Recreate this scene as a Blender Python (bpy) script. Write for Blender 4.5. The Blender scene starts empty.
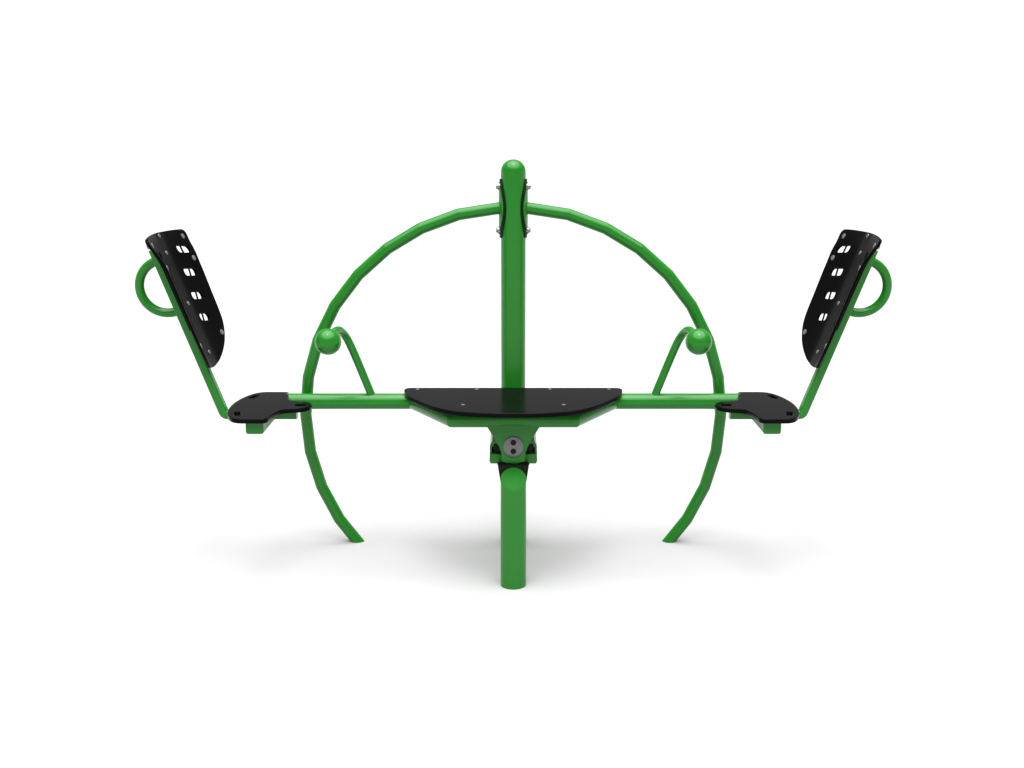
import bpy, bmesh, math
from mathutils import Vector, Matrix
R = math.radians
S = bpy.context.scene

# ---------------------------------------------------------------- camera
cam = bpy.data.cameras.new('camera'); cam_o = bpy.data.objects.new('camera', cam)
S.collection.objects.link(cam_o); S.camera = cam_o
cam.sensor_width = 36.0; cam.lens = 40.0; cam.clip_start = 0.05; cam.clip_end = 500
cam_o.location = (-0.0055, -4.834, 1.784); cam_o.rotation_euler = (R(90 - 12.4), 0, 0)
# ---------------------------------------------------------------- world: a studio surround, white low down, grey above
W = bpy.data.worlds.new('World'); S.world = W; W.use_nodes = True
nt = W.node_tree; bg = nt.nodes['Background']
tc = nt.nodes.new('ShaderNodeTexCoord'); sx = nt.nodes.new('ShaderNodeSeparateXYZ')
cr = nt.nodes.new('ShaderNodeValToRGB')
nt.links.new(tc.outputs['Generated'], sx.inputs[0]); nt.links.new(sx.outputs['Z'], cr.inputs['Fac'])
# world kept white behind the object, dimmed towards the viewer to cut bounce and reflections
mr = nt.nodes.new('ShaderNodeMapRange'); mr.inputs['From Min'].default_value = -.35; mr.inputs['From Max'].default_value = .15
mr.inputs['To Min'].default_value = .3; mr.inputs['To Max'].default_value = 1
nt.links.new(sx.outputs['Y'], mr.inputs['Value'])
vm = nt.nodes.new('ShaderNodeVectorMath'); vm.operation = 'SCALE'
nt.links.new(cr.outputs['Color'], vm.inputs[0]); nt.links.new(mr.outputs['Result'], vm.inputs['Scale'])
nt.links.new(vm.outputs[0], bg.inputs['Color'])
e = cr.color_ramp.elements
e[0].position = 0.115; e[0].color = (1, 1, 1, 1)
e[1].position = 0.16; e[1].color = (.18, .18, .18, 1)
m_ = e.new(0.75); m_.color = (.45, .45, .45, 1)
bg.inputs['Strength'].default_value = 1.06
# ---------------------------------------------------------------- one broad soft lamp high up, a little towards the viewer
for en, an, ty in ((7.7, 84, -.20), (1.0, 18, -.22)):       # broad overhead bank and the smaller softbox inside it
    L = bpy.data.lights.new('studio_lamp', 'SUN'); L.energy = en; L.angle = R(an)
    lo = bpy.data.objects.new('studio_lamp', L); S.collection.objects.link(lo)
    lo.rotation_euler = Vector((0, ty, 1)).to_track_quat('Z', 'Y').to_euler(); lo.location = (0, -2, 6)
S.view_settings.view_transform = 'Standard'; S.view_settings.look = 'None'
S.view_settings.exposure = 0; S.view_settings.gamma = 1

# ---------------------------------------------------------------- materials
def mat(name, col, rough, spec=0.5, metal=0.0, coat=0.0, var=0.06, scale=30, bump=0.0, bscale=300, ior=1.5):
    m = bpy.data.materials.new(name); m.use_nodes = True
    t = m.node_tree; b = t.nodes['Principled BSDF']; b.inputs['IOR'].default_value = ior
    b.inputs['Metallic'].default_value = metal
    b.inputs['Specular IOR Level'].default_value = spec
    b.inputs['Coat Weight'].default_value = coat; b.inputs['Coat Roughness'].default_value = .08
    g = t.nodes.new('ShaderNodeTexCoord'); n = t.nodes.new('ShaderNodeTexNoise')
    n.inputs['Scale'].default_value = scale; n.inputs['Detail'].default_value = 4
    t.links.new(g.outputs['Object'], n.inputs['Vector'])
    mx = t.nodes.new('ShaderNodeMix'); mx.data_type = 'RGBA'
    mx.inputs['A'].default_value = (*[c * (1 - var) for c in col], 1)
    mx.inputs['B'].default_value = (*[min(1, c * (1 + var)) for c in col], 1)
    t.links.new(n.outputs['Fac'], mx.inputs['Factor']); t.links.new(mx.outputs['Result'], b.inputs['Base Color'])
    mr = t.nodes.new('ShaderNodeMapRange'); mr.inputs['To Min'].default_value = rough * .92; mr.inputs['To Max'].default_value = rough * 1.08
    t.links.new(n.outputs['Fac'], mr.inputs['Value']); t.links.new(mr.outputs['Result'], b.inputs['Roughness'])
    if bump:
        n2 = t.nodes.new('ShaderNodeTexNoise'); n2.inputs['Scale'].default_value = bscale; n2.inputs['Detail'].default_value = 2
        t.links.new(g.outputs['Object'], n2.inputs['Vector'])
        bp = t.nodes.new('ShaderNodeBump'); bp.inputs['Strength'].default_value = bump; bp.inputs['Distance'].default_value = .001
        t.links.new(n2.outputs['Fac'], bp.inputs['Height']); t.links.new(bp.outputs['Normal'], b.inputs['Normal'])
    return m
GREEN = mat('green_powder_coat', (.0110, .163, .0112), .23, .5, var=.04, ior=1.38)
GREEN_MATT = mat('matt_green_weld_paint', (.0090, .125, .0095), .65, .15, var=.05)
BLACK = mat('black_sheet_plastic', (.0030, .0030, .0033), .2, .030, var=.02)
BACK = mat('black_backrest_plastic', (.0019, .0019, .0021), .36, .025, var=.02)
RUBBER_AND_SHADE = mat('black_rubber_and_shade', (.004, .004, .004), .5, .2)  # real rubber on gaskets and buffers; painted shade on the support arm
STEEL = mat('zinc_steel', (.28, .28, .28), .38, .5, metal=.9)
CAPM = mat('grey_cap_metal', (.16, .15, .16), .45, .4, metal=.3)
SCREW = mat('dull_screw_metal', (.15, .15, .15), .5, .4, metal=.3)
FLOOR = mat('white_studio_floor', (.405, .405, .405), .9, .1, var=.004, scale=3)

# ---------------------------------------------------------------- helpers
def finish(name, bm, material, parent=None, ang=35, weld=True):
    if weld: bmesh.ops.remove_doubles(bm, verts=bm.verts, dist=1e-5)
    bmesh.ops.recalc_face_normals(bm, faces=bm.faces)
    for f in bm.faces: f.smooth = True
    for ed in bm.edges:
        if len(ed.link_faces) == 2 and ed.calc_face_angle(0) > R(ang): ed.smooth = False
    me = bpy.data.meshes.new(name); bm.to_mesh(me); bm.free(); me.materials.append(material)
    o = bpy.data.objects.new(name, me); S.collection.objects.link(o)
    if parent: o.parent = parent
    return o
def cyl(bm, p, q, r, n=32, r2=None, bev=0.0):
    """cylinder from p to q, optionally with a bevelled far rim"""
    p = Vector(p); q = Vector(q); d = (q - p).normalized(); r2 = r if r2 is None else r2
    u = d.orthogonal().normalized(); w = d.cross(u)
    ln = (q - p).length
    st = [(0, r), (ln, r2)] if not bev else [(0, r), (ln - bev, r2), (ln - bev * .3, r2 - bev * .3), (ln, r2 - bev)]
    rings = [[bm.verts.new(p + d * h + (u * math.cos(2 * math.pi * i / n) + w * math.sin(2 * math.pi * i / n)) * rr) for i in range(n)] for h, rr in st]
    for a, b in zip(rings, rings[1:]):
        for i in range(n): bm.faces.new((a[i], a[(i + 1) % n], b[(i + 1) % n], b[i]))
    bm.faces.new(rings[0][::-1]); bm.faces.new(rings[-1])
def sweep(bm, pts, r, n=24, mitre=False, caps=True, first_n=None, last_n=None):
    """round tube along pts; mitre=True keeps each straight length crisp at its joints"""
    pts = [Vector(p) for p in pts]; k = len(pts)
    dirs = [(b - a).normalized() for a, b in zip(pts, pts[1:])]
    u = dirs[0].orthogonal().normalized()
    if abs(dirs[0].y) < .9: u = (Vector((0, 1, 0)) - dirs[0] * dirs[0].y).normalized()
    prev = None
    for s in range(k - 1):
        d = dirs[s]; u = (u - d * u.dot(d)).normalized(); w = d.cross(u)
        n0 = (dirs[s - 1] + d).normalized() if s > 0 else (Vector(first_n) if first_n else d)
        n1 = (d + dirs[s + 1]).normalized() if s < k - 2 else (Vector(last_n) if last_n else d)
        A = []; B = []
        for i in range(n):
            a = 2 * math.pi * i / n; off = (u * math.cos(a) + w * math.sin(a)) * r
            A.append(pts[s] + off - d * (off.dot(n0) / d.dot(n0)))
            B.append(pts[s + 1] + off - d * (off.dot(n1) / d.dot(n1)))
        if mitre or prev is None: va = [bm.verts.new(c) for c in A]
        else: va = prev
        vb = [bm.verts.new(c) for c in B]
        for i in range(n): bm.faces.new((va[i], va[(i + 1) % n], vb[(i + 1) % n], vb[i]))
        if caps and s == 0: bm.faces.new([bm.verts.new(v.co) for v in va][::-1])
        if caps and s == k - 2: bm.faces.new([bm.verts.new(v.co) for v in vb])
        prev = vb
def rrect(w, h, r, n=5):
    P = []
    for cx, cy, a0 in ((w/2-r, h/2-r, 0), (-w/2+r, h/2-r, 90), (-w/2+r, -h/2+r, 180), (w/2-r, -h/2+r, 270)):
        for i in range(n + 1):
            a = R(a0 + 90 * i / n); P.append((cx + r * math.cos(a), cy + r * math.sin(a)))
    return P
def loft(bm, rings, caps=True):
    V = [[bm.verts.new(p) for p in r] for r in rings]
    n = len(V[0])
    for a, b in zip(V, V[1:]):
        for i in range(n): bm.faces.new((a[i], a[(i + 1) % n], b[(i + 1) % n], b[i]))
    if caps: bm.faces.new(V[0][::-1]); bm.faces.new(V[-1])
def round_poly(P, radii, n=6):
    out = []
    k = len(P)
    for i in range(k):
        p = Vector(P[i]); a = Vector(P[i-1]); b = Vector(P[(i+1) % k]); r = radii[i] if isinstance(radii, (list, tuple)) else radii
        if r <= 0: out.append(tuple(p)); continue
        u = (a - p); v = (b - p); lu = u.length; lv = v.length; u.normalize(); v.normalize()
        ang = u.angle(v); t = min(r / math.tan(ang / 2), lu * .49, lv * .49)
        s = p + u * t; f = p + v * t
        for j in range(n + 1):
            q = j / n
            out.append(tuple(s * (1-q)**2 + p * 2*q*(1-q) + f * q**2))
    return out
def smooth_closed(P, n=6):
    """Catmull-Rom through the points of a closed outline"""
    out = []; k = len(P)
    for i in range(k):
        p0, p1, p2, p3 = (Vector(P[(i + j - 1) % k]) for j in range(4))
        for j in range(n):
            t = j / n
            out.append(tuple(.5 * ((2*p1) + (p2-p0)*t + (2*p0-5*p1+4*p2-p3)*t*t + (3*p1-p0-3*p2+p3)*t**3)))
    return out
def plate(outline, holes, thick, bev):
    """flat sheet with holes and eased edges, in its own xy plane, top at z = 0; returns a bmesh"""
    cu = bpy.data.curves.new('sheet', 'CURVE'); cu.dimensions = '2D'; cu.fill_mode = 'BOTH'
    for P in [outline] + list(holes):
        sp = cu.splines.new('POLY'); sp.points.add(len(P) - 1)
        for q, p in zip(sp.points, P): q.co = (p[0], p[1], 0, 1)
        sp.use_cyclic_u = True
    cu.extrude = thick / 2 - bev; cu.bevel_depth = bev; cu.bevel_resolution = 2; cu.offset = -bev
    o = bpy.data.objects.new('sheet', cu); S.collection.objects.link(o)
    dg = bpy.context.evaluated_depsgraph_get()
    me = bpy.data.meshes.new_from_object(o.evaluated_get(dg))
    bm = bmesh.new(); bm.from_mesh(me)
    bpy.data.objects.remove(o); bpy.data.curves.remove(cu); bpy.data.meshes.remove(me)
    bmesh.ops.translate(bm, verts=bm.verts, vec=(0, 0, -thick / 2))
    bmesh.ops.remove_doubles(bm, verts=bm.verts, dist=1e-5)
    bm.normal_update()
    for ed in bm.edges:                     # keep the flat faces flat: their rims stay crisp against the eased edge
        if sum(abs(f.normal.z) > .9995 for f in ed.link_faces) == 1: ed.smooth = False
    return bm
def xf(bm, M): bmesh.ops.transform(bm, matrix=M, verts=bm.verts)
def mx(bm, s):
    if s < 0: bmesh.ops.scale(bm, vec=(-1, 1, 1), verts=bm.verts)
def dome_screw(bm, r, h, n=20):
    """low round head on local z = 0"""
    rings = []
    for zz, rr in ((0, 1), (.55, .97), (.85, .8), (1, .5)):
        rings.append([(r * rr * math.cos(2*math.pi*i/n), r * rr * math.sin(2*math.pi*i/n), h * zz) for i in range(n)])
    loft(bm, rings)
def screws(name, spots, r, h, material, parent):
    """spots: list of matrices; the first is built, the rest copy it"""
    base = None
    for M in spots:
        if base is None:
            bm = bmesh.new(); dome_screw(bm, r, h); base = finish(name, bm, material, parent, 50); base.matrix_local = M
        else:
            c = base.copy(); S.collection.objects.link(c); c.parent = parent; c.matrix_local = M
def frame(origin, xdir, zdir):
    z = Vector(zdir).normalized(); x = Vector(xdir); x = (x - z * x.dot(z)).normalized(); y = z.cross(x)
    M = Matrix((x, y, z)).transposed().to_4x4(); M.translation = Vector(origin); return M

# ================================================================ the setting
bm = bmesh.new()
for p in ((-120, -120, 0), (120, -120, 0), (120, 120, 0), (-120, 120, 0)): bm.verts.new(p)
bm.faces.new(bm.verts[:])
fl = finish('floor', bm, FLOOR); fl['kind'] = 'structure'

# ================================================================ the seesaw
root = bpy.data.objects.new('seesaw', None); S.collection.objects.link(root); root.empty_display_size = .3
root['label'] = 'green steel playground seesaw with black seats, high backrests and a round arch behind it'
root['category'] = 'seesaw'

YS = -0.29          # centre line of the seats and the platform
YB = -0.088         # beam
ZB = 0.665          # height of the beam's axis
RB = 0.034

# ---- tall rear post with a domed top
bm = bmesh.new(); n = 48; rings = []
prof = [(0, .0525), (1.628, .0525)] + [(1.628 + .0525 * math.sin(R(a)), .0525 * math.cos(R(a))) for a in range(6, 90, 6)]
for z, r in prof: rings.append([(r * math.cos(2*math.pi*i/n), r * math.sin(2*math.pi*i/n), z) for i in range(n)])
rings[0] = [(a, b, 0.0) for a, b, c in rings[0]]
loft(bm, rings); finish('tall_post', bm, GREEN, root)

# ---- the arch: two quarter hoops of short straight lengths, each clamped to the post
for s in (-1, 1):
    cx, cz, ra = 0.0, .5748, .9075
    pts = [(.050, 0, cz + ra * .9975)]
    for k in range(0, 11):
        a = R(14.75 + 10.65 * k); pts.append((ra * math.sin(a), 0, cz + ra * math.cos(a)))
    a = R(14.75 + 10.65 * 11); last = Vector((ra * math.sin(a), 0, cz + ra * math.cos(a)))
    prev = Vector(pts[-1]); t = prev.z / (prev.z - last.z); end = prev + (last - prev) * t
    pts.append(tuple(end))
    bm = bmesh.new(); sweep(bm, pts, .0252, 28, mitre=True, first_n=(1, 0, 0), last_n=(0, 0, -1)); mx(bm, s)
    arch = finish('arch_tube', bm, GREEN, root, weld=False)
    zc = 1.478
    def saddle(r0, r1, hh, f0, f1, name, m):
        bm = bmesh.new(); NZ, NP = 24, 20; G = {}
        for ri, r in enumerate((r0, r1)):
            for i in range(NZ + 1):
                t = -1 + 2 * i / NZ; ph = f0 + (f1 - f0) * math.cos(t * math.pi / 2)
                for j in range(NP + 1):
                    a = R(-ph + 2 * ph * j / NP)
                    G[ri, i, j] = bm.verts.new((r * math.cos(a), r * math.sin(a), zc + hh * t))
        for ri in (0, 1):
            for i in range(NZ):
                for j in range(NP): bm.faces.new((G[ri,i,j], G[ri,i+1,j], G[ri,i+1,j+1], G[ri,i,j+1]))
        for i in range(NZ):
            for j in (0, NP): bm.faces.new((G[0,i,j], G[0,i+1,j], G[1,i+1,j], G[1,i,j]))
        for j in range(NP):
            for i in (0, NZ): bm.faces.new((G[0,i,j], G[0,i,j+1], G[1,i,j+1], G[1,i,j]))
        mx(bm, s); return finish(name, bm, m, arch)
    saddle(.0527, .0585, .122, 27, 55, 'gasket', RUBBER_AND_SHADE)
    saddle(.0587, .0618, .108, 12, 46, 'saddle_plate', GREEN)
    for dz in (-.091, .091):
        bm = bmesh.new()
        cyl(bm, (.055, -.006, zc + dz), (.064, -.006, zc + dz), .015, 24)
        cyl(bm, (.064, -.006, zc + dz), (.0735, -.006, zc + dz), .011, 24, bev=.005)
        mx(bm, s); finish('bolt', bm, STEEL, arch)

# ---- short front post, cut off at a slant
bm = bmesh.new(); n = 48; yc = -.507
b0 = []; b1 = []; b2 = []
for i in range(n):
    a = 2*math.pi*i/n; x = .0515*math.cos(a); y = .0515*math.sin(a)
    b0.append((x, yc + y, 0)); b1.append((x, yc + y, .446 + y * .62))
    b2.append((x * .965, yc + y * .965, .4485 + y * .965 * .62))
loft(bm, [b0, b1]); fpost = finish('front_post', bm, GREEN, root)
bm = bmesh.new()      # welded slanted lid, a touch smaller than the tube
def lid(k, h): return [(x * k, yc + (y - yc) * k, .446 + (y - yc) * k * .62 + h) for x, y, z in b1]
loft(bm, [lid(.968, -.0005), lid(.968, .0022), lid(.945, .0030)]); finish('end_cap', bm, GREEN_MATT, fpost)

# ---- pivot: support arm, axle, clamp housing and hanging plates
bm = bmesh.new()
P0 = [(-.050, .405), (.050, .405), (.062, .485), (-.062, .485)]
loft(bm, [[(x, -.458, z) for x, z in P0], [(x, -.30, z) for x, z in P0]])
arm = finish('support_arm', bm, RUBBER_AND_SHADE, root)  # green arm coloured black to paint in the deep shade under the pivot
bm = bmesh.new(); cyl(bm, (0, -.41, .556), (0, -.045, .556), .028, 32)
finish('axle', bm, STEEL, root)
bm = bmesh.new()
cyl(bm, (0, -.40, .556), (0, -.19, .556), .058, 40)
hp = round_poly([(-.066, .470), (.066, .470), (.066, .50), (.03, .53), (-.03, .53), (-.066, .50)], .006)
loft(bm, [[(x, -.395, z) for x, z in hp], [(x, -.20, z) for x, z in hp]])
hous = finish('pivot_housing', bm, GREEN, root)
for s in (-1, 1):
    bm = bmesh.new()      # upper and lower clamp ears with the outer web between them
    P = round_poly([(.040, .476), (.092, .476), (.097, .486), (.096, .512), (.086, .516), (.040, .512)], .004, 3)
    loft(bm, [[(x, -.39, z) for x, z in P], [(x, -.20, z) for x, z in P]])
    P = round_poly([(.088, .508), (.0965, .508), (.0955, .548), (.086, .568), (.058, .572), (.058, .560), (.078, .556), (.088, .540)], .003, 3)
    loft(bm, [[(x, -.38, z) for x, z in P], [(x, -.20, z) for x, z in P]])
    mx(bm, s); finish('clamp_ear', bm, GREEN, hous)
    bm = bmesh.new()
    cyl(bm, (.072, -.33, .514), (.072, -.33, .528), .016, 24, bev=.004)
    cyl(bm, (.072, -.33, .524), (.072, -.33, .540), .010, 6)
    mx(bm, s); finish('bolt', bm, STEEL, hous)
    bm = bmesh.new(); cyl(bm, (.076, -.34, .477), (.076, -.34, .468), .015, 6); mx(bm, s); finish('nut', bm, STEEL, hous)
    bm = bmesh.new(); cyl(bm, (.064, -.372, .538), (.064, -.22, .538), .018, 28); mx(bm, s); finish('rubber_buffer', bm, RUBBER_AND_SHADE, hous)
def hanger(y0, y1):
    P = [(-.110, .650), (-.1045, .637), (-.083, .601), (-.049, .5416), (-.0475, .520), (-.046, .4945), (-.026, .4885), (0, .4865),
         (.026, .4885), (.046, .4945), (.0475, .520), (.049, .5416), (.083, .601), (.1045, .637), (.110, .650)]
    bm = bmesh.new(); loft(bm, [[(x, y0, z) for x, z in P], [(x, y0 - .0, z) for x, z in P], [(x, y1, z) for x, z in P]][1:])
    return finish('pivot_plate', bm, GREEN, root)
pp = hanger(-.424, -.412); hanger(-.098, -.086)
bm = bmesh.new(); cyl(bm, (0, -.4238, .5575), (0, -.432, .5575), .041, 48, bev=.0025)
cap = finish('axle_cap', bm, CAPM, pp)
for dz in (.018, -.018):
    bm = bmesh.new()
    N = 24
    rr = [(.0115, -.4322), (.0105, -.4345), (.008, -.4345), (.0075, -.4325)]
    loft(bm, [[(r*math.cos(2*math.pi*i/N), y, .5575 + dz + r*math.sin(2*math.pi*i/N)) for i in range(N)] for r, y in rr])
    finish('cap_screw', bm, RUBBER_AND_SHADE, pp)

# ---- beam and the bent rail in front of it
bm = bmesh.new(); sweep(bm, [(-.9690, YB, ZB), (.9690, YB, ZB)], RB, 40)
finish('beam', bm, GREEN, root)
YR = -.398
bm = bmesh.new(); sweep(bm, [(-.425, YB - .006, ZB - .001), (-.246, YR, ZB - .001), (.246, YR, ZB - .001), (.425, YB - .006, ZB - .001)], RB - .0005, 40, mitre=True)
finish('front_rail', bm, GREEN, root, weld=False)

# ---- half-moon platform
half = [(0, -.522), (.08, -.520), (.16, -.508), (.24, -.478), (.31, -.420), (.37, -.340), (.42, -.255), (.450, -.180), (.4635, -.120)]
edge = [(x, y) for x, y in half] + [(.4655, -.085)]
corner = [(.4600, -.070), (.450, -.0605), (.440, -.058)]
outl = edge + corner; outl = outl + [(-x, y) for x, y in outl[::-1] if x > 0]
def resample(P):
    out = []; k = len(P)
    for i in range(k):
        p0, p1, p2, p3 = (Vector(P[(i + j - 1) % k]) for j in range(4))
        if (p1 - p2).length > .5: out.append(tuple(p1)); continue
        if (p1-p2).length < .02 or (p0-p1).length > .5 or (p3-p2).length > .5: out.append(tuple(p1)); continue
        for j in range(4):
            t = j / 4
            out.append(tuple(.5 * ((2*p1) + (p2-p0)*t + (2*p0-5*p1+4*p2-p3)*t*t + (3*p1-p0-3*p2+p3)*t**3)))
    return out
bm = plate(resample(outl), [], .0185, .0035); bmesh.ops.translate(bm, verts=bm.verts, vec=(0, 0, .7180))
plat = finish('platform', bm, BLACK, root, 18)
sp = [(-.409, -.090), (-.156, -.090), (.156, -.090), (.409, -.090), (-.203, -.376), (.203, -.376)]
screws('screw', [Matrix.Translation((x, y, .7180)) for x, y in sp], .0085, .0022, STEEL, plat)

# ---- the two ends
for s in (-1, 1):
    # seat bracket: cross tube under the seat
    bm = bmesh.new(); P = rrect(.070, .048, .009)
    loft(bm, [[(1.017 + x, y, .6545 + z) for x, z in P] for y in (-.505, -.060)]); mx(bm, s)
    br = finish('seat_bracket', bm, GREEN, root, 50)
    bm = bmesh.new(); cyl(bm, (.968, YB, ZB - .006), (.990, YB, ZB - .006), .026, 32); mx(bm, s)
    finish('beam_stub', bm, GREEN, br)
    # seat: saddle-shaped sheet with a nose towards the middle and three finger slots
    hx = [(.829, 0), (.833, .028), (.852, .052), (.872, .064), (.905, .071), (.930, .082), (.942, .104), (.951, .140),
          (.959, .190), (.962, .218), (.968, .234), (.982, .242), (1.030, .243), (1.070, .242), (1.098, .228), (1.118, .200), (1.134, .160), (1.147, .105), (1.155, .050), (1.157, 0)]
    ol = [(x, YS + d) for x, d in hx] + [(x, YS - d) for x, d in hx[::-1][1:-1]]
    ol = smooth_closed(ol, 4)
    def slot(cx_, cy_, w, h, a):
        c, s_ = math.cos(a), math.sin(a)
        return [(cx_ + c*x - s_*y, cy_ + s_*x + c*y) for x, y in rrect(w, h, min(w, h) * .48, 5)]
    holes = [slot(.874, YS, .046, .042, 0),
             slot(1.098, YS + .150, .024, .070, R(16)), slot(1.098, YS - .150, .024, .070, R(-16))]
    bm = plate(ol, holes, .0185, .004); bmesh.ops.translate(bm, verts=bm.verts, vec=(0, 0, .6975)); mx(bm, s)
    seat = finish('seat', bm, BLACK, root, 18)
    # backrest post: rectangular tube, flat under the seat and then leaning outwards
    th = R(20.1); zc_ = .657; hh = .017; wy = .020
    def sect(cx_, cz_, ux, uz):     # section across direction; (ux,uz) is the in-plane offset axis
        return [(cx_ + ux*q, YS + p, cz_ + uz*q) for p, q in rrect(2*wy, 2*hh, .005, 4)]
    rings = [sect(.889, zc_, 0, 1), sect(1.1729, zc_, 0, 1)]
    # mitre corner, softened
    B = Vector((1.178, zc_))
    for f in (.25, .5, .75):
        a = (math.pi/2 - th) * f; rr_ = .019
        cxx = 1.1729; czz = zc_ + rr_
        rings.append(sect(cxx + rr_*math.sin(a), czz - rr_*math.cos(a), -math.sin(a), math.cos(a)))
    a = math.pi/2 - th; st = Vector((1.1729 + .019*math.sin(a), zc_ + .019 - .019*math.cos(a)))
    ux, uz = -math.sin(a), math.cos(a)
    rings.append(sect(st.x, st.y, ux, uz))
    d = Vector((math.sin(th), math.cos(th))); ln = (1.335 - st.y) / d.y
    rings.append(sect(st.x + d.x*ln, st.y + d.y*ln, ux, uz))
    bm = bmesh.new(); loft(bm, rings); mx(bm, s)
    post = finish('backrest_post', bm, GREEN, root, 40)
    topx, topz = st.x + d.x*ln, st.y + d.y*ln
    # grip hoop on the back of the post
    def onpost(z, off):             # point on the post axis at height z, moved outwards by off
        k = (z - st.y) / d.y; return Vector((st.x + d.x*k + off*math.cos(th), YS, z - off*math.sin(th)))
    c = onpost(1.190, .012); pts = []
    al = Vector((math.sin(th), 0, math.cos(th))); ou = Vector((math.cos(th), 0, -math.sin(th)))
    for i in range(0, 25):
        t = math.pi * i / 24; pts.append(c + al * (.107*math.cos(t)) + ou * (.108*math.sin(t)))
    bm = bmesh.new(); sweep(bm, pts, .0185, 24); mx(bm, s)
    finish('grip_hoop', bm, GREEN, root)
    # backrest: one sheet folded forward into two wings
    c0 = Vector((1.385, 0, 1.32)) + Vector((-.001, 0, 0))
    up = Vector((math.sin(th), 0, math.cos(th))); fw = Vector((-math.cos(th), 0, math.sin(th)))
    def slope(z):
        t = min(1, max(0, (z + .06) / .13)); t = t*t*(3 - 2*t); return .305 - .14 * t
    def wing(y, z): return slope(z) * (math.sqrt(max(0, abs(y) - .03)**2 + .03**2) - .03)
    hw = [(0, .087), (.12, .082), (.200, .075), (.236, .069), (.249, .056), (.247, .038), (.232, .005), (.218, -.06), (.217, -.12), (.213, -.22), (.211, -.29), (.206, -.335),
          (.193, -.372), (.170, -.409), (.140, -.440), (.102, -.466), (.06, -.484), (0, -.491)]
    ol = hw + [(-x, z) for x, z in hw[::-1] if x > 0]
    ol = smooth_closed(ol, 3)
    holes = []
    for z, yc_, w in ((-.008, .154, .082), (-.104, .127, .076), (-.202, .107, .070), (-.294, .095, .060)):
        for g in (-1, 1): holes.append([(g*(yc_ + x), z + y - .22*x) for x, y in rrect(w, .031, .012, 4)])
    bm = plate(ol, holes, .012, .003)
    for k in range(-23, 24):
        g = bm.verts[:] + bm.edges[:] + bm.faces[:]
        bmesh.ops.bisect_plane(bm, geom=g, plane_co=(k * .01 + .0003, 0, 0), plane_no=(1, 0, 0))
    for v in bm.verts:
        p = c0 + up * v.co.y + fw * (v.co.z + wing(v.co.x, v.co.y)); v.co = (p.x, YS + v.co.x, p.z)
    mx(bm, s); back = finish('backrest', bm, BACK, root, 18)
    for g in (-1, 1):                       # stiffening strip behind each row of finger slots
        rr_2 = []
        for k in range(0, 21):
            z = .03 - .345 * k / 20; y = g * (.175 - .071 * k / 20); q = c0 + up * z + fw * (wing(y, z) - .0158)
            rr_2.append([(q.x + fw.x*b, YS + y + a_, q.z + fw.z*b) for a_, b in ((-.003, -.003), (.003, -.003), (.003, .003), (-.003, .003))])
        bm = bmesh.new(); loft(bm, rr_2); mx(bm, s); finish('rear_strip', bm, BACK, back)
    def bspot(y, z, lift=0.0, side=1):
        sl = slope(z) * math.copysign(1, y) * (max(0, abs(y) - .03) / math.sqrt(max(0, abs(y) - .03)**2 + .03**2)) if y else 0
        t = Vector((0, 1, 0)) + fw * sl; nn = up.cross(t); nn.normalize()
        if nn.dot(fw) < 0: nn = -nn
        nn = nn * side
        p = c0 + up * z + fw * (wing(y, z) + lift); p.y = YS + y
        if s < 0: p.x = -p.x; nn = Vector((-nn.x, nn.y, nn.z))
        return frame(p, (0, 1, 0.01), nn)
    screws('screw', [bspot(y, z) for y, z in ((-.205, .042), (.205, .042), (-.186, -.056), (.186, -.056), (-.163, -.382), (.163, -.382))], .0115, .003, SCREW, back)
    screws('centre_bolt', [bspot(0, z) for z in (.072, 0, -.216, -.428)], .009, .004, SCREW, back)
    screws('nut', [bspot(y, z, -.012, -1) for y, z in ((-.205, .042), (.205, .042))], .010, .010, STEEL, back)
    # handle: rod rising from the beam, bending forward to a ball
    pts = [(.606, -.088, .690), (.636, -.089, .770), (.666, -.091, .850), (.690, -.096, .912), (.704, -.106, .945), (.716, -.124, .968), (.726, -.150, .983), (.735, -.185, .986), (.743, -.225, .978), (.7515, -.280, .966)]
    P = [Vector(p) for p in pts]; sm = []
    for i in range(len(P) - 1):
        p0 = P[max(0, i-1)]; p1 = P[i]; p2 = P[i+1]; p3 = P[min(len(P)-1, i+2)]
        for j in range(5):
            t = j/5; sm.append(.5 * ((2*p1) + (p2-p0)*t + (2*p0-5*p1+4*p2-p3)*t*t + (3*p1-p0-3*p2+p3)*t**3))
    sm.append(P[-1])
    bm = bmesh.new(); sweep(bm, sm, .0172, 24); mx(bm, s)
    h = finish('handle', bm, GREEN, root)
    bm = bmesh.new(); bmesh.ops.create_uvsphere(bm, u_segments=40, v_segments=24, radius=.0538)
    bmesh.ops.translate(bm, verts=bm.verts, vec=(.7515, -.29, .9605)); mx(bm, s)
    finish('ball_knob', bm, GREEN, h)
